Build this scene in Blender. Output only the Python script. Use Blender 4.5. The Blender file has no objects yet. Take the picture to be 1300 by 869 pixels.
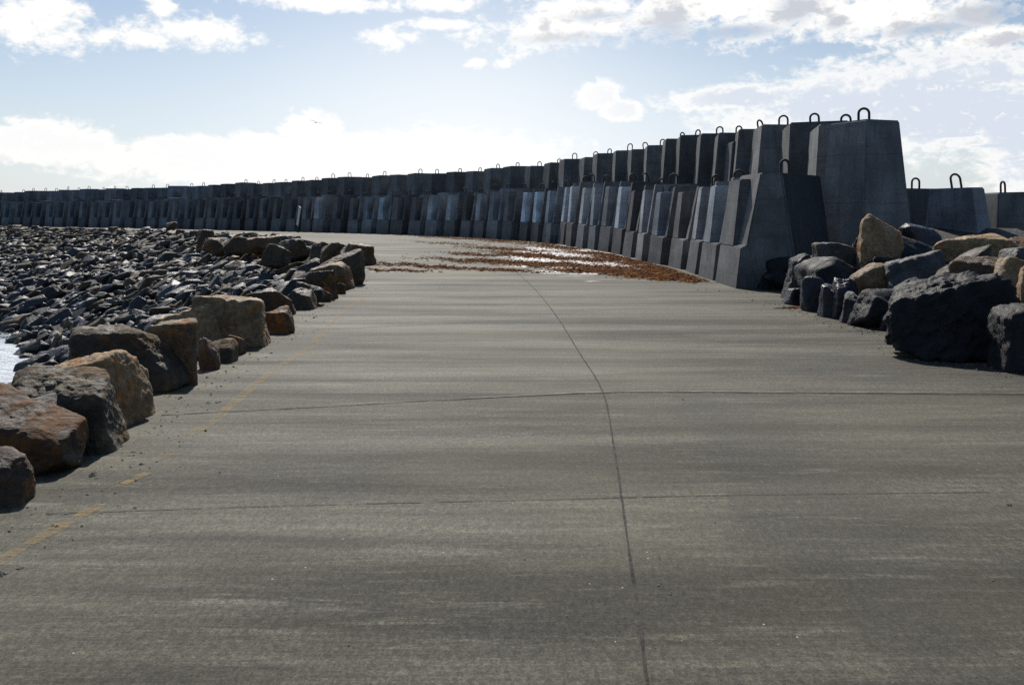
import bpy, bmesh, math, random
import numpy as np
from mathutils import Vector, Matrix, noise

S = bpy.context.scene
COL = S.collection
R = math.radians
CAM_H = 1.6
F = 1126.0      # focal length in pixels of the 1300 px wide photograph
HZ = 270.0      # horizon row

def gnd(px, py, z=0.0):
    """point of the level plane z seen at a place of the photograph"""
    D = (CAM_H - z) * F / (py - HZ)
    return Vector(((px - 650.0) / F * D, D, z))

def proj(p):
    return 650 + p[0] / p[1] * F, HZ + (CAM_H - p[2]) / p[1] * F

# ------------------------------------------------------------------ helpers
def link(o, parent=None):
    COL.objects.link(o)
    if parent is not None:
        o.parent = parent
    return o

def mesh_obj(name, me, mat, parent=None):
    if mat is not None and not me.materials:
        me.materials.append(mat)
    return link(bpy.data.objects.new(name, me), parent)

def tag(o, label=None, cat=None, group=None, kind=None):
    if label: o['label'] = label
    if cat: o['category'] = cat
    if group: o['group'] = group
    if kind: o['kind'] = kind
    return o

def empty(name, loc, rz=0.0):
    o = bpy.data.objects.new(name, None)
    o.empty_display_size = 0.3
    o.location = loc
    o.rotation_euler = (0, 0, rz)
    return link(o)

def me_from(name, verts, faces, smooth=False):
    me = bpy.data.meshes.new(name)
    me.from_pydata([tuple(v) for v in verts], [], faces)
    me.validate()
    me.update()
    if smooth:
        me.polygons.foreach_set('use_smooth', [True] * len(me.polygons))
    return me

def hull_bm(points, bevel=0.0, seg=2):
    bm = bmesh.new()
    for p in points:
        bm.verts.new(p)
    bmesh.ops.convex_hull(bm, input=bm.verts)
    bmesh.ops.dissolve_limit(bm, angle_limit=0.02, verts=bm.verts, edges=bm.edges)
    bmesh.ops.recalc_face_normals(bm, faces=bm.faces)
    if bevel:
        bmesh.ops.bevel(bm, geom=list(bm.edges), offset=bevel, segments=seg, affect='EDGES', clamp_overlap=True)
    return bm

def bm_to_me(bm, name):
    me = bpy.data.meshes.new(name)
    bm.to_mesh(me)
    bm.free()
    return me

# ------------------------------------------------------------------ node helper
class NT:
    def __init__(self, tree):
        self.t = tree
        self.t.nodes.clear()
    def n(self, typ, **kw):
        nd = self.t.nodes.new(typ)
        for k, v in kw.items():
            if k.startswith('i_'):
                key = k[2:]
                key = int(key) if key.isdigit() else key.replace('_', ' ')
                nd.inputs[key].default_value = v
            else:
                setattr(nd, k, v)
        return nd
    def l(self, a, b):
        self.t.links.new(a, b)
    def math(self, op, a, b=None, c=None, clamp=False):
        nd = self.n('ShaderNodeMath', operation=op, use_clamp=clamp)
        for i, v in enumerate((a, b, c)):
            if v is None: continue
            if hasattr(v, 'is_output'): self.l(v, nd.inputs[i])
            else: nd.inputs[i].default_value = v
        return nd.outputs[0]
    def smooth(self, v, a, b, lo=0.0, hi=1.0):
        nd = self.n('ShaderNodeMapRange', interpolation_type='SMOOTHSTEP')
        self.l(v, nd.inputs[0])
        for i, q in enumerate((a, b, lo, hi)): nd.inputs[i + 1].default_value = q
        return nd.outputs[0]
    def noise(self, vec, scale, detail=6, rough=0.55, dist=0.0, mapping=None, ntype='FBM'):
        if mapping is not None:
            mp = self.n('ShaderNodeMapping')
            mp.inputs['Scale'].default_value = mapping[0]
            if len(mapping) > 1: mp.inputs['Rotation'].default_value = mapping[1]
            self.l(vec, mp.inputs['Vector']); vec = mp.outputs[0]
        nd = self.n('ShaderNodeTexNoise')
        nd.noise_type = ntype
        self.l(vec, nd.inputs['Vector'])
        nd.inputs['Scale'].default_value = scale
        nd.inputs['Detail'].default_value = detail
        nd.inputs['Roughness'].default_value = rough
        nd.inputs['Distortion'].default_value = dist
        return nd.outputs['Fac']
    def mix(self, f, a, b, blend='MIX'):
        nd = self.n('ShaderNodeMix', data_type='RGBA', blend_type=blend)
        for s, v in ((nd.inputs[0], f), (nd.inputs[6], a), (nd.inputs[7], b)):
            if hasattr(v, 'is_output'): self.l(v, s)
            elif isinstance(v, (tuple, list)): s.default_value = (*v[:3], 1)
            else: s.default_value = v
        return nd.outputs[2]
    def bump(self, h, strength, dist, normal=None):
        nd = self.n('ShaderNodeBump')
        nd.inputs['Strength'].default_value = strength
        nd.inputs['Distance'].default_value = dist
        self.l(h, nd.inputs['Height'])
        if normal is not None: self.l(normal, nd.inputs['Normal'])
        return nd.outputs[0]

def new_mat(name):
    m = bpy.data.materials.new(name)
    m.use_nodes = True
    t = NT(m.node_tree)
    out = t.n('ShaderNodeOutputMaterial')
    b = t.n('ShaderNodeBsdfPrincipled')
    t.l(b.outputs[0], out.inputs[0])
    return m, t, b, out

# ------------------------------------------------------------------ materials
def block_concrete(name, base, wet=0.0):
    m, t, b, _ = new_mat(name)
    tc = t.n('ShaderNodeTexCoord').outputs['Object']
    oi = t.n('ShaderNodeObjectInfo')
    add = t.n('ShaderNodeVectorMath', operation='MULTIPLY_ADD')
    t.l(oi.outputs['Random'], add.inputs[0])
    add.inputs[1].default_value = (37, 51, 23)
    t.l(tc, add.inputs[2])
    v = add.outputs[0]
    big = t.noise(v, 0.9, 5, 0.6)
    streak = t.noise(v, 1.6, 5, 0.65, mapping=((3.2, 3.2, 0.35),))
    fine = t.noise(v, 18, 6, 0.7)
    pour = t.noise(v, 1.0, 3, 0.6, mapping=((0.25, 0.25, 5.0),))
    a = tuple(c * 0.62 for c in base); d = tuple(min(1, c * 1.42) for c in base)
    c1 = t.mix(t.smooth(big, 0.3, 0.7), a, d)
    c2 = t.mix(t.math('MULTIPLY', t.smooth(streak, 0.5, 0.72), 0.55), c1, tuple(c * 0.42 for c in base))
    c3 = t.mix(t.math('MULTIPLY', t.smooth(streak, 0.44, 0.26), 0.4), c2, tuple(min(1, c * 1.75) for c in base))
    c4 = t.mix(0.55, c3, t.mix(t.smooth(fine, 0.3, 0.75), (0.35, 0.35, 0.35), (0.72, 0.72, 0.72)), 'OVERLAY')
    c5 = t.mix(t.math('MULTIPLY', t.smooth(pour, 0.55, 0.68), 0.3), c4, tuple(c * 0.5 for c in base))
    # every block its own tone
    tone = t.math('MULTIPLY_ADD', oi.outputs['Random'], 0.8, 0.72)
    rz_ = t.noise(v, 2.2, 4, 0.6, 0.2, mapping=((3.5, 3.5, 0.22),))
    c5 = t.mix(t.math('MULTIPLY', t.smooth(rz_, 0.60, 0.72), 0.5), c5, (0.085, 0.05, 0.028))      # rust and algae runs
    sp = t.n('ShaderNodeSeparateXYZ'); t.l(tc, sp.inputs[0])
    zw = t.math('ADD', sp.outputs[2], t.math('MULTIPLY', big, 0.12))
    ln = t.math('ABSOLUTE', t.math('SUBTRACT', t.math('FRACT', t.math('MULTIPLY', zw, 1.05)), 0.5))
    line = t.smooth(ln, 0.0, 0.018, 1.0, 0.0)                                                      # formwork lift lines
    c5 = t.mix(t.math('MULTIPLY', line, 0.5), c5, tuple(c * 0.35 for c in base))
    edge = t.smooth(t.math('SUBTRACT', sp.outputs[2], t.math('MULTIPLY', streak, 0.9)), -0.35, 0.25, 1.0, 0.0)
    c5 = t.mix(t.math('MULTIPLY', edge, 0.5), c5, (0.03, 0.034, 0.028))                            # damp growth at the foot
    hv = t.n('ShaderNodeHueSaturation'); t.l(tone, hv.inputs['Value']); t.l(c5, hv.inputs['Color'])
    t.l(t.math('MULTIPLY_ADD', t.math('FRACT', t.math('MULTIPLY', oi.outputs['Random'], 7.3)), 0.9, 0.4), hv.inputs['Saturation'])
    t.l(hv.outputs[0], b.inputs['Base Color'])
    t.l(t.smooth(big, 0.2, 0.8, 0.62, 0.9), b.inputs['Roughness'])
    pores = t.n('ShaderNodeTexVoronoi'); pores.inputs['Scale'].default_value = 26; t.l(v, pores.inputs['Vector'])
    hgt = t.math('ADD', t.math('MULTIPLY', fine, 0.6), t.smooth(pores.outputs['Distance'], 0.06, 0.16))
    t.l(t.bump(hgt, 0.35, 0.012), b.inputs['Normal'])
    return m

def rock_mat(name, ca, cb, cs, rough=(0.45, 0.85), stain=0.5, spec=0.5, bump=1.0, strata=(1, 1, 4), hl=None):
    m, t, b, _ = new_mat(name)
    tc = t.n('ShaderNodeTexCoord').outputs['Object']
    oi = t.n('ShaderNodeObjectInfo')
    add = t.n('ShaderNodeVectorMath', operation='MULTIPLY_ADD')
    t.l(oi.outputs['Random'], add.inputs[0]); add.inputs[1].default_value = (31, 17, 43); t.l(tc, add.inputs[2])
    v = add.outputs[0]
    n1 = t.noise(v, 1.5, 7, 0.62, 0.6)
    n2 = t.noise(v, 2.7, 8, 0.68, 1.2)
    n3 = t.noise(v, 17, 8, 0.72)
    st = t.noise(v, 2.3, 7, 0.66, 0.5, mapping=(strata, (0.5, 0.35, 0.2)))
    c = t.mix(t.smooth(n1, 0.34, 0.62), ca, cb)
    c = t.mix(t.math('MULTIPLY', t.smooth(n2, 0.5, 0.62), stain), c, cs)
    c = t.mix(t.math('MULTIPLY', t.smooth(st, 0.56, 0.7), 0.6), c, tuple(x * 0.3 for x in ca))
    c = t.mix(0.75, c, t.mix(t.smooth(n3, 0.3, 0.72), (0.22, 0.22, 0.22), (0.8, 0.8, 0.8)), 'OVERLAY')
    if hl is not None:
        c = t.mix(t.smooth(n3, 0.62, 0.74), c, hl)
    tone = t.math('MULTIPLY_ADD', oi.outputs['Random'], 0.6, 0.7)
    hv = t.n('ShaderNodeHueSaturation'); t.l(tone, hv.inputs['Value']); t.l(c, hv.inputs['Color'])
    t.l(hv.outputs[0], b.inputs['Base Color'])
    t.l(t.smooth(n2, 0.3, 0.7, rough[0], rough[1]), b.inputs['Roughness'])
    b.inputs['Specular IOR Level'].default_value = spec
    h = t.math('ADD', t.math('MULTIPLY', st, 1.0), t.math('MULTIPLY', n2, 1.0))
    nb = t.bump(h, 0.7 * bump, 0.07)
    t.l(t.bump(n3, 0.75 * bump, 0.018, nb), b.inputs['Normal'])
    return m

M = {}
M['block'] = block_concrete('weathered_block_concrete', (0.118, 0.119, 0.121))
M['block_pale'] = block_concrete('pale_block_concrete', (0.15, 0.165, 0.185))
M['rib_pale'] = block_concrete('lit_strip_rib_concrete', (0.42, 0.49, 0.56))  # light on the road-side rib faces, put into a paler colour
M['rib_mid'] = block_concrete('half_lit_rib_concrete', (0.24, 0.275, 0.31))  # weaker tone of the same painted-in light on ribs
M['block_shade_damp'] = block_concrete('shaded_damp_block_concrete', (0.022, 0.024, 0.028))  # receding face of the end block: damp, with its shade put into the colour
M['block_far'] = block_concrete('haze_tinted_block_concrete', (0.12, 0.135, 0.15))  # sea haze over the distant blocks, put into a lighter bluish colour
M['block_upper'] = block_concrete('upper_block_concrete', (0.118, 0.118, 0.117))
M['tan'] = rock_mat('tan_stained_rock', (0.35, 0.235, 0.12), (0.17, 0.105, 0.05), (0.36, 0.15, 0.03), (0.5, 0.9), 0.75)
M['brown'] = rock_mat('brown_rock', (0.13, 0.07, 0.03), (0.055, 0.032, 0.016), (0.28, 0.11, 0.02), (0.45, 0.85), 0.65)
M['grey'] = rock_mat('grey_rock', (0.085, 0.064, 0.034), (0.034, 0.029, 0.02), (0.2, 0.1, 0.025), (0.45, 0.85), 0.5)
M['blue'] = rock_mat('blue_grey_rock', (0.095, 0.09, 0.08), (0.042, 0.046, 0.05), (0.12, 0.085, 0.045), (0.4, 0.8), 0.35)
M['black'] = rock_mat('wet_black_rock', (0.018, 0.019, 0.02), (0.008, 0.009, 0.011), (0.035, 0.035, 0.036), (0.42, 0.7), 0.4, 0.35, 0.9, (1.5, 6, 4))
M['gloss'] = rock_mat('glossy_black_rock', (0.03, 0.03, 0.036), (0.013, 0.013, 0.018), (0.06, 0.055, 0.06), (0.25, 0.45), 0.3, 0.5, 0.7, (1.5, 1.5, 4))
M['striated'] = rock_mat('striated_grey_rock', (0.06, 0.068, 0.072), (0.028, 0.03, 0.034), (0.02, 0.02, 0.021), (0.35, 0.7), 0.3, 0.5, 1.3, (7, 7, 0.6))
M['rub_grey'] = rock_mat('rubble_grey', (0.12, 0.112, 0.094), (0.05, 0.049, 0.045), (0.15, 0.115, 0.07), (0.5, 0.85), 0.4, 0.5)
M['rub_wet'] = rock_mat('rubble_wet_dark', (0.055, 0.058, 0.062), (0.024, 0.026, 0.03), (0.075, 0.07, 0.06), (0.34, 0.7), 0.3, 0.6)
M['rub_brown'] = rock_mat('rubble_brown', (0.16, 0.12, 0.068), (0.07, 0.055, 0.035), (0.2, 0.12, 0.045), (0.45, 0.85), 0.5, 0.4)

m, t, b, _ = new_mat('rusty_steel')
tc = t.n('ShaderNodeTexCoord').outputs['Object']
n = t.noise(tc, 22, 5, 0.6)
t.l(t.mix(t.smooth(n, 0.4, 0.6), (0.018, 0.016, 0.016), (0.06, 0.032, 0.02)), b.inputs['Base Color'])
b.inputs['Roughness'].default_value = 0.75
t.l(t.bump(n, 0.4, 0.01), b.inputs['Normal'])
M['steel'] = m

# road concrete: broomed across, streaked, worn, wet near the wall
def road_mat():
    m, t, b, _ = new_mat('broomed_road_concrete')
    v = t.n('ShaderNodeTexCoord').outputs['Object']
    sp = t.n('ShaderNodeSeparateXYZ'); t.l(v, sp.inputs[0])
    X, Y = sp.outputs[0], sp.outputs[1]
    rot = (0, 0, R(3))
    s4 = t.noise(v, 1.0, 8, 0.75, 0.1, mapping=((1.6, 16.0, 1), rot))
    g2 = t.noise(v, 1.0, 6, 0.85, 0.0, mapping=((40, 17, 20), (0.5, 0.4, 0.7)))
    s1 = t.noise(v, 1.0, 6, 0.62, 0.3, mapping=((0.16, 1.5, 1), rot))     # wide bands across
    s2 = t.noise(v, 1.0, 7, 0.7, 0.2, mapping=((0.55, 7.0, 1), rot))      # streaks
    s3 = t.noise(v, 1.0, 3, 0.7, 0.0, mapping=((3.0, 60.0, 1), rot))      # broom lines
    bl = t.noise(v, 0.35, 6, 0.6, 0.8)
    gr = t.noise(v, 75, 5, 0.9, mapping=((1, 1, 1), (0.7, 0.3, 0.9)))
    gm = t.noise(v, 28, 5, 0.7)
    c = t.mix(t.smooth(s1, 0.32, 0.68), (0.047, 0.045, 0.033), (0.122, 0.114, 0.083))
    c = t.mix(t.math('MULTIPLY', t.smooth(s2, 0.5, 0.64), 0.45), c, (0.036, 0.036, 0.031))
    c = t.mix(t.math('MULTIPLY', t.smooth(s2, 0.46, 0.30), 0.45), c, (0.225, 0.215, 0.178))
    c = t.mix(t.math('MULTIPLY', t.smooth(bl, 0.5, 0.68), 0.55), c, (0.052, 0.053, 0.049))
    # darker damp stain running diagonally on the right of the joint
    stv = t.noise(v, 0.8, 6, 0.6, 0.9, mapping=((1.0, 1.0, 1), (0, 0, R(42))))
    xs_ = t.math('MULTIPLY_ADD', stv, 1.6, X)
    band = t.math('MULTIPLY', t.smooth(xs_, 2.0, 2.2), t.smooth(xs_, 3.4, 2.5))
    band = t.math('MULTIPLY', band, t.smooth(Y, 9.5, 7.0))
    c = t.mix(t.math('MULTIPLY', band, 0.55), c, (0.034, 0.035, 0.033))
    # pale salt wipes
    wv = t.noise(v, 1.0, 5, 0.6, 0.5, mapping=((0.7, 3.2, 1), (0, 0, R(-8))))
    c = t.mix(t.math('MULTIPLY', t.smooth(wv, 0.6, 0.74), 0.55), c, (0.27, 0.265, 0.24))
    c = t.mix(t.math('MULTIPLY', t.smooth(s4, 0.5, 0.66), 0.45), c, (0.034, 0.033, 0.026))
    c = t.mix(t.math('MULTIPLY', t.smooth(s4, 0.47, 0.32), 0.45), c, (0.2, 0.188, 0.145))
    c = t.mix(0.7, c, t.mix(t.smooth(g2, 0.38, 0.62), (0.24, 0.24, 0.23), (0.76, 0.76, 0.75)), 'OVERLAY')
    gmix = t.mix(t.smooth(gm, 0.3, 0.7), (0.36, 0.36, 0.36), (0.66, 0.66, 0.66))
    c = t.mix(0.6, c, gmix, 'OVERLAY')
    gmix2 = t.mix(t.smooth(gr, 0.36, 0.64), (0.18, 0.18, 0.17), (0.80, 0.79, 0.77))
    c = t.mix(0.8, c, gmix2, 'OVERLAY')
    c = t.mix(t.smooth(s3, 0.35, 0.7, 0.0, 0.22), c, (0.03, 0.03, 0.027))
    # shell and quartz flecks
    vo = t.n('ShaderNodeTexVoronoi'); vo.inputs['Scale'].default_value = 15; t.l(v, vo.inputs['Vector'])
    wn = t.n('ShaderNodeTexWhiteNoise'); t.l(vo.outputs['Position'], wn.inputs['Vector'])
    fl = t.math('MULTIPLY', t.smooth(vo.outputs['Distance'], 0.085, 0.04), t.math('GREATER_THAN', wn.outputs['Value'], 0.9))
    c = t.mix(fl, c, (0.62, 0.58, 0.52))
    # brown sandy tint beyond the joint, drier left side
    tn = t.noise(v, 0.16, 4, 0.6)
    c = t.mix(t.math('MULTIPLY', t.smooth(tn, 0.42, 0.62), 0.3), c, (0.16, 0.14, 0.092))
    # wet zone at the wall foot
    wx = t.math('MULTIPLY', t.math('SUBTRACT', X, 2.3), 0.42)
    wy = t.math('MULTIPLY', t.math('SUBTRACT', Y, 33.0), 0.10)
    rr = t.math('SQRT', t.math('ADD', t.math('MULTIPLY', wx, wx), t.math('MULTIPLY', wy, wy)))
    wn2 = t.noise(v, 1.0, 6, 0.65, 0.6, mapping=((0.35, 1.3, 1), rot))
    wet = t.smooth(t.math('ADD', rr, t.math('MULTIPLY', wn2, 1.6)), 1.95, 1.6)
    wetc = t.mix(t.smooth(s2, 0.4, 0.6), (0.07, 0.042, 0.025), (0.06, 0.055, 0.05))
    c = t.mix(t.math('MULTIPLY', wet, 0.7), c, wetc)
    t.l(c, b.inputs['Base Color'])
    rg = t.smooth(s1, 0.2, 0.8, 0.78, 0.6)
    rmx = t.math('SUBTRACT', rg, t.math('MULTIPLY', wet, 0.30))
    t.l(rmx, b.inputs['Roughness'])
    t.l(t.math('MULTIPLY', wet, t.smooth(s4, 0.42, 0.6, 1.0, 0.1)), b.inputs['Coat Weight']); b.inputs['Coat Roughness'].default_value = 0.5; b.inputs['Coat IOR'].default_value = 2.3
    t.l(t.math('MULTIPLY_ADD', wet, 0.5, 0.22), b.inputs['Specular IOR Level'])
    h = t.math('ADD', t.math('MULTIPLY', gr, 1.0), t.math('ADD', t.math('MULTIPLY', s3, 0.8), t.math('MULTIPLY', gm, 1.1)))
    nb = t.bump(h, 0.55, 0.008)
    t.l(t.bump(t.math('MULTIPLY', t.noise(v, 6, 4, 0.6), wet), 1.0, 0.05, nb), b.inputs['Normal'])
    return m
M['road'] = road_mat()

def joint_mat():
    m, t, b, out = new_mat('dark_joint_filler')
    v = t.n('ShaderNodeTexCoord').outputs['Object']
    n = t.noise(v, 7, 6, 0.75)
    t.l(t.mix(t.smooth(n, 0.35, 0.7), (0.02, 0.02, 0.018), (0.07, 0.065, 0.055)), b.inputs['Base Color'])
    b.inputs['Roughness'].default_value = 0.95
    tr = t.n('ShaderNodeBsdfTransparent'); mx = t.n('ShaderNodeMixShader')
    t.l(t.smooth(t.noise(v, 5, 7, 0.8), 0.5, 0.62, 0.0, 0.75), mx.inputs[0])
    t.l(b.outputs[0], mx.inputs[1]); t.l(tr.outputs[0], mx.inputs[2]); t.l(mx.outputs[0], out.inputs[0])
    return m
M['joint'] = joint_mat()

def paint_mat():
    m, t, b, out = new_mat('worn_yellow_paint')
    v = t.n('ShaderNodeTexCoord').outputs['Object']
    n = t.noise(v, 1.2, 8, 0.75, 0.4)
    n2 = t.noise(v, 30, 5, 0.8)
    n3 = t.noise(v, 1.0, 5, 0.7, 0, mapping=((1.0, 9.0, 1),))
    b.inputs['Base Color'].default_value = (0.42, 0.27, 0.075, 1)
    b.inputs['Roughness'].default_value = 0.8
    a = t.math('MULTIPLY', t.math('MULTIPLY', t.smooth(n, 0.30, 0.6), t.smooth(n2, 0.3, 0.6)), t.smooth(n3, 0.34, 0.56))
    a = t.math('MULTIPLY', a, 0.48)
    tr = t.n('ShaderNodeBsdfTransparent'); mx = t.n('ShaderNodeMixShader')
    t.l(a, mx.inputs[0]); t.l(tr.outputs[0], mx.inputs[1]); t.l(b.outputs[0], mx.inputs[2]); t.l(mx.outputs[0], out.inputs[0])
    return m
M['yellow'] = paint_mat()

def simple(name, ca, cb, rough, scale=6, bump=0.3, dist=0.02, spec=0.5):
    m, t, b, _ = new_mat(name)
    v = t.n('ShaderNodeTexCoord').outputs['Object']
    n = t.noise(v, scale, 6, 0.65)
    t.l(t.mix(t.smooth(n, 0.35, 0.65), ca, cb), b.inputs['Base Color'])
    b.inputs['Roughness'].default_value = rough
    b.inputs['Specular IOR Level'].default_value = spec
    t.l(t.bump(n, bump, dist), b.inputs['Normal'])
    return m
M['core'] = simple('dark_rubble_bed', (0.02, 0.021, 0.022), (0.06, 0.058, 0.052), 0.8, 1.3, 1.0, 0.3)
M['weed'] = simple('rusty_seaweed', (0.05, 0.018, 0.006), (0.27, 0.105, 0.025), 0.9, 3.0, 0.3, 0.01, 0.1)
M['white'] = simple('white_paint', (0.72, 0.76, 0.82), (0.82, 0.85, 0.9), 0.5, 4)
M['graf'] = simple('dark_spray_paint', (0.012, 0.01, 0.018), (0.02, 0.016, 0.03), 0.7, 4)
M['feather'] = simple('gull_feathers', (0.35, 0.36, 0.38), (0.7, 0.7, 0.7), 0.8, 9)

def water_mat():
    m, t, b, _ = new_mat('sea_water')
    v = t.n('ShaderNodeTexCoord').outputs['Object']
    w1 = t.noise(v, 0.5, 6, 0.6, 0.8)
    w2 = t.noise(v, 3.2, 6, 0.65, 0.6)
    sp = t.n('ShaderNodeSeparateXYZ'); t.l(v, sp.inputs[0])
    f = t.noise(v, 0.55, 8, 0.72, 1.6)
    # foam against the rocks of the bay, also carrying sun glare as white colour
    dx = t.math('MULTIPLY', t.math('ADD', sp.outputs[0], 17.0), 0.055)
    dy = t.math('MULTIPLY', t.math('SUBTRACT', sp.outputs[1], 35.0), 0.05)
    rr = t.math('SQRT', t.math('ADD', t.math('MULTIPLY', dx, dx), t.math('MULTIPLY', dy, dy)))
    foam = t.smooth(t.math('SUBTRACT', t.math('MULTIPLY', f, 1.5), rr), 0.12, 0.5)
    t.l(t.mix(foam, (0.03, 0.06, 0.08), (0.74, 0.8, 0.86)), b.inputs['Base Color'])
    t.l(t.math('MULTIPLY_ADD', foam, 0.35, 0.2), b.inputs['Roughness'])
    b.inputs['IOR'].default_value = 1.33
    n1 = t.bump(w1, 1.0, 0.7)
    t.l(t.bump(w2, 1.0, 0.18, n1), b.inputs['Normal'])
    return m
M['water'] = water_mat()

# ------------------------------------------------------------------ plan lines
WALL = [(4.76, -2), (4.75, 8), (4.74, 16), (4.72, 18.7), (4.70, 21), (4.62, 25.7), (4.35, 29.5), (3.95, 34.6), (3.2, 40.0), (2.04, 46.2),
        (-0.35, 53), (-2.6, 57.4), (-6.1, 62.5), (-10.9, 68.0), (-16, 73), (-25.5, 81.5), (-36, 90), (-47, 97.5), (-61, 106), (-78, 115), (-98, 123), (-120, 130)]
EDGE = [(-2.6, -14), (-2.6, 3), (-2.64, 4.9), (-2.67, 6.0), (-2.85, 6.95), (-3.0, 8.0), (-3.12, 9.0), (-3.15, 11.3), (-3.5, 15.7), (-3.6, 18.2),
        (-3.95, 22.5), (-4.6, 29), (-6.2, 36.5), (-9.4, 45.5), (-14.4, 57.5), (-22, 68), (-33, 80), (-45, 90), (-59, 99.5), (-77, 109), (-97, 117), (-120, 124)]

def catmull(pts, step=0.25):
    P = [Vector(p) for p in pts]
    out = []
    for i in range(len(P) - 1):
        p0 = P[max(i - 1, 0)]; p1 = P[i]; p2 = P[i + 1]; p3 = P[min(i + 2, len(P) - 1)]
        d = (p2 - p1).length
        n = max(1, int(d / step))
        t1 = (p2 - p0) / max((p2 - p0).length, 1e-6) * d
        t2 = (p3 - p1) / max((p3 - p1).length, 1e-6) * d
        for k in range(n):
            u = k / n
            h1 = 2*u**3 - 3*u**2 + 1; h2 = -2*u**3 + 3*u**2; h3 = u**3 - 2*u**2 + u; h4 = u**3 - u**2
            out.append(p1 * h1 + p2 * h2 + t1 * h3 + t2 * h4)
    out.append(P[-1])
    return out

def arc(line):
    s = [0.0]
    for a, b_ in zip(line, line[1:]):
        s.append(s[-1] + (b_ - a).length)
    return s

wl = catmull(WALL); ws = arc(wl)
el = catmull(EDGE)
def along(line, s_arr, s):
    i = int(np.searchsorted(s_arr, s)) - 1
    i = max(0, min(i, len(line) - 2))
    a, b_ = line[i], line[i + 1]
    u = (s - s_arr[i]) / max(s_arr[i + 1] - s_arr[i], 1e-6)
    j0, j1 = max(0, i - 3), min(len(line) - 1, i + 4)
    tg = (line[j1] - line[j0]).normalized()
    return a.lerp(b_, u), tg

EL = np.array([[p.x, p.y] for p in el]); WL = np.array([[p.x, p.y] for p in wl])
def signed_dist(P, L):
    """distance from points P to the line L, positive on its left (seaward inner side)"""
    P = np.atleast_2d(P).astype(float)
    A = L[:-1]; B = L[1:]; AB = B - A
    best = np.full(len(P), 1e9); sg = np.ones(len(P))
    for i in range(0, len(A), 1):
        ap = P - A[i]
        u = np.clip((ap @ AB[i]) / (AB[i] @ AB[i]), 0, 1)
        q = ap - u[:, None] * AB[i]
        d = np.hypot(q[:, 0], q[:, 1])
        cr = AB[i, 0] * ap[:, 1] - AB[i, 1] * ap[:, 0]
        w = d < best
        best[w] = d[w]; sg[w] = np.sign(cr[w])
    return best * np.where(sg == 0, 1, sg)

SEA = -4.2
def slope_z(P):
    P = np.atleast_2d(P)
    d = signed_dist(P, EL[::3])                 # + = left of the edge, towards the bay
    k = np.interp(P[:, 1], [30, 52], [0.365, 0.22])
    z = -0.25 - np.clip(d - 0.3, 0, None) * k
    z = np.maximum(z, SEA - 1.5)
    dw = -signed_dist(P, WL[::3])               # + = beyond the wall line
    far = np.interp(P[:, 1], [19.5, 22.5], [0, 1])
    berm = np.interp(dw, [1.9, 2.0, 8.5, 26], [0, 1, 1, -4.3])
    z = np.where((dw > 1.9), np.where(berm > 0, -0.25 + far * berm * 1.45, -0.25 + berm * 1.2), z)
    z = np.where(d < 0.2, np.where(dw > 1.9, z, -0.25), z)
    return z

# terrain
xs = np.arange(-150, 62, 1.2); ys = np.arange(-20, 165, 1.2)
GX, GY = np.meshgrid(xs, ys)
P = np.stack([GX.ravel(), GY.ravel()], 1)
Z = slope_z(P)
rng = np.random.default_rng(3)
dE = signed_dist(P, EL[::3])
Z = Z + np.where(dE > 0.8, rng.normal(0, 0.12, len(Z)), 0)
W_, H_ = len(xs), len(ys)
faces = [(j * W_ + i, j * W_ + i + 1, (j + 1) * W_ + i + 1, (j + 1) * W_ + i) for j in range(H_ - 1) for i in range(W_ - 1)]
o = mesh_obj('ground', me_from('ground', np.column_stack([P, Z]), faces, True), M['core'])
tag(o, kind='structure')
# sea to the horizon
o = mesh_obj('sea_water', me_from('sea_water', [(-6000, -3000, SEA), (6000, -3000, SEA), (6000, 9000, SEA), (-6000, 9000, SEA)], [(0, 1, 2, 3)]), M['water'])
tag(o, kind='structure')

# road slab: strip between the two lines, with a real edge
left = [p for p in el]
def wall_near(p):
    d = np.hypot(WL[:, 0] - p.x, WL[:, 1] - p.y); i = int(np.argmin(d)); return i
verts = []; faces = []
NR = 240
sl = arc(el)
li = [along(el, sl, s)[0] for s in np.linspace(0, sl[-1], NR)]
last = 0
for k, p in enumerate(li):
    if p.y < 18.5:
        q = Vector((9.0, p.y))
    else:
        i = wall_near(p); i = max(i, last); last = i
        pt, tg = wl[i], (wl[min(i + 3, len(wl) - 1)] - wl[max(i - 3, 0)]).normalized()
        q = pt + Vector((tg.y, -tg.x)) * 0.6
    e = p + (p - q).normalized() * 0.25
    for j in range(9):
        w = e.lerp(q, j / 8)
        verts.append((w.x, w.y, 0.0))
    verts.append((e.x, e.y, -0.35)); verts.append((q.x, q.y, -0.35))
for k in range(NR - 1):
    a = k * 11; c = (k + 1) * 11
    for j in range(8):
        faces.append((a + j, a + j + 1, c + j + 1, c + j))
    faces.append((a + 9, a, c, c + 9)); faces.append((a + 8, a + 10, c + 10, c + 8))
o = mesh_obj('road', me_from('road', verts, faces), M['road'])
tag(o, kind='structure')

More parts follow.
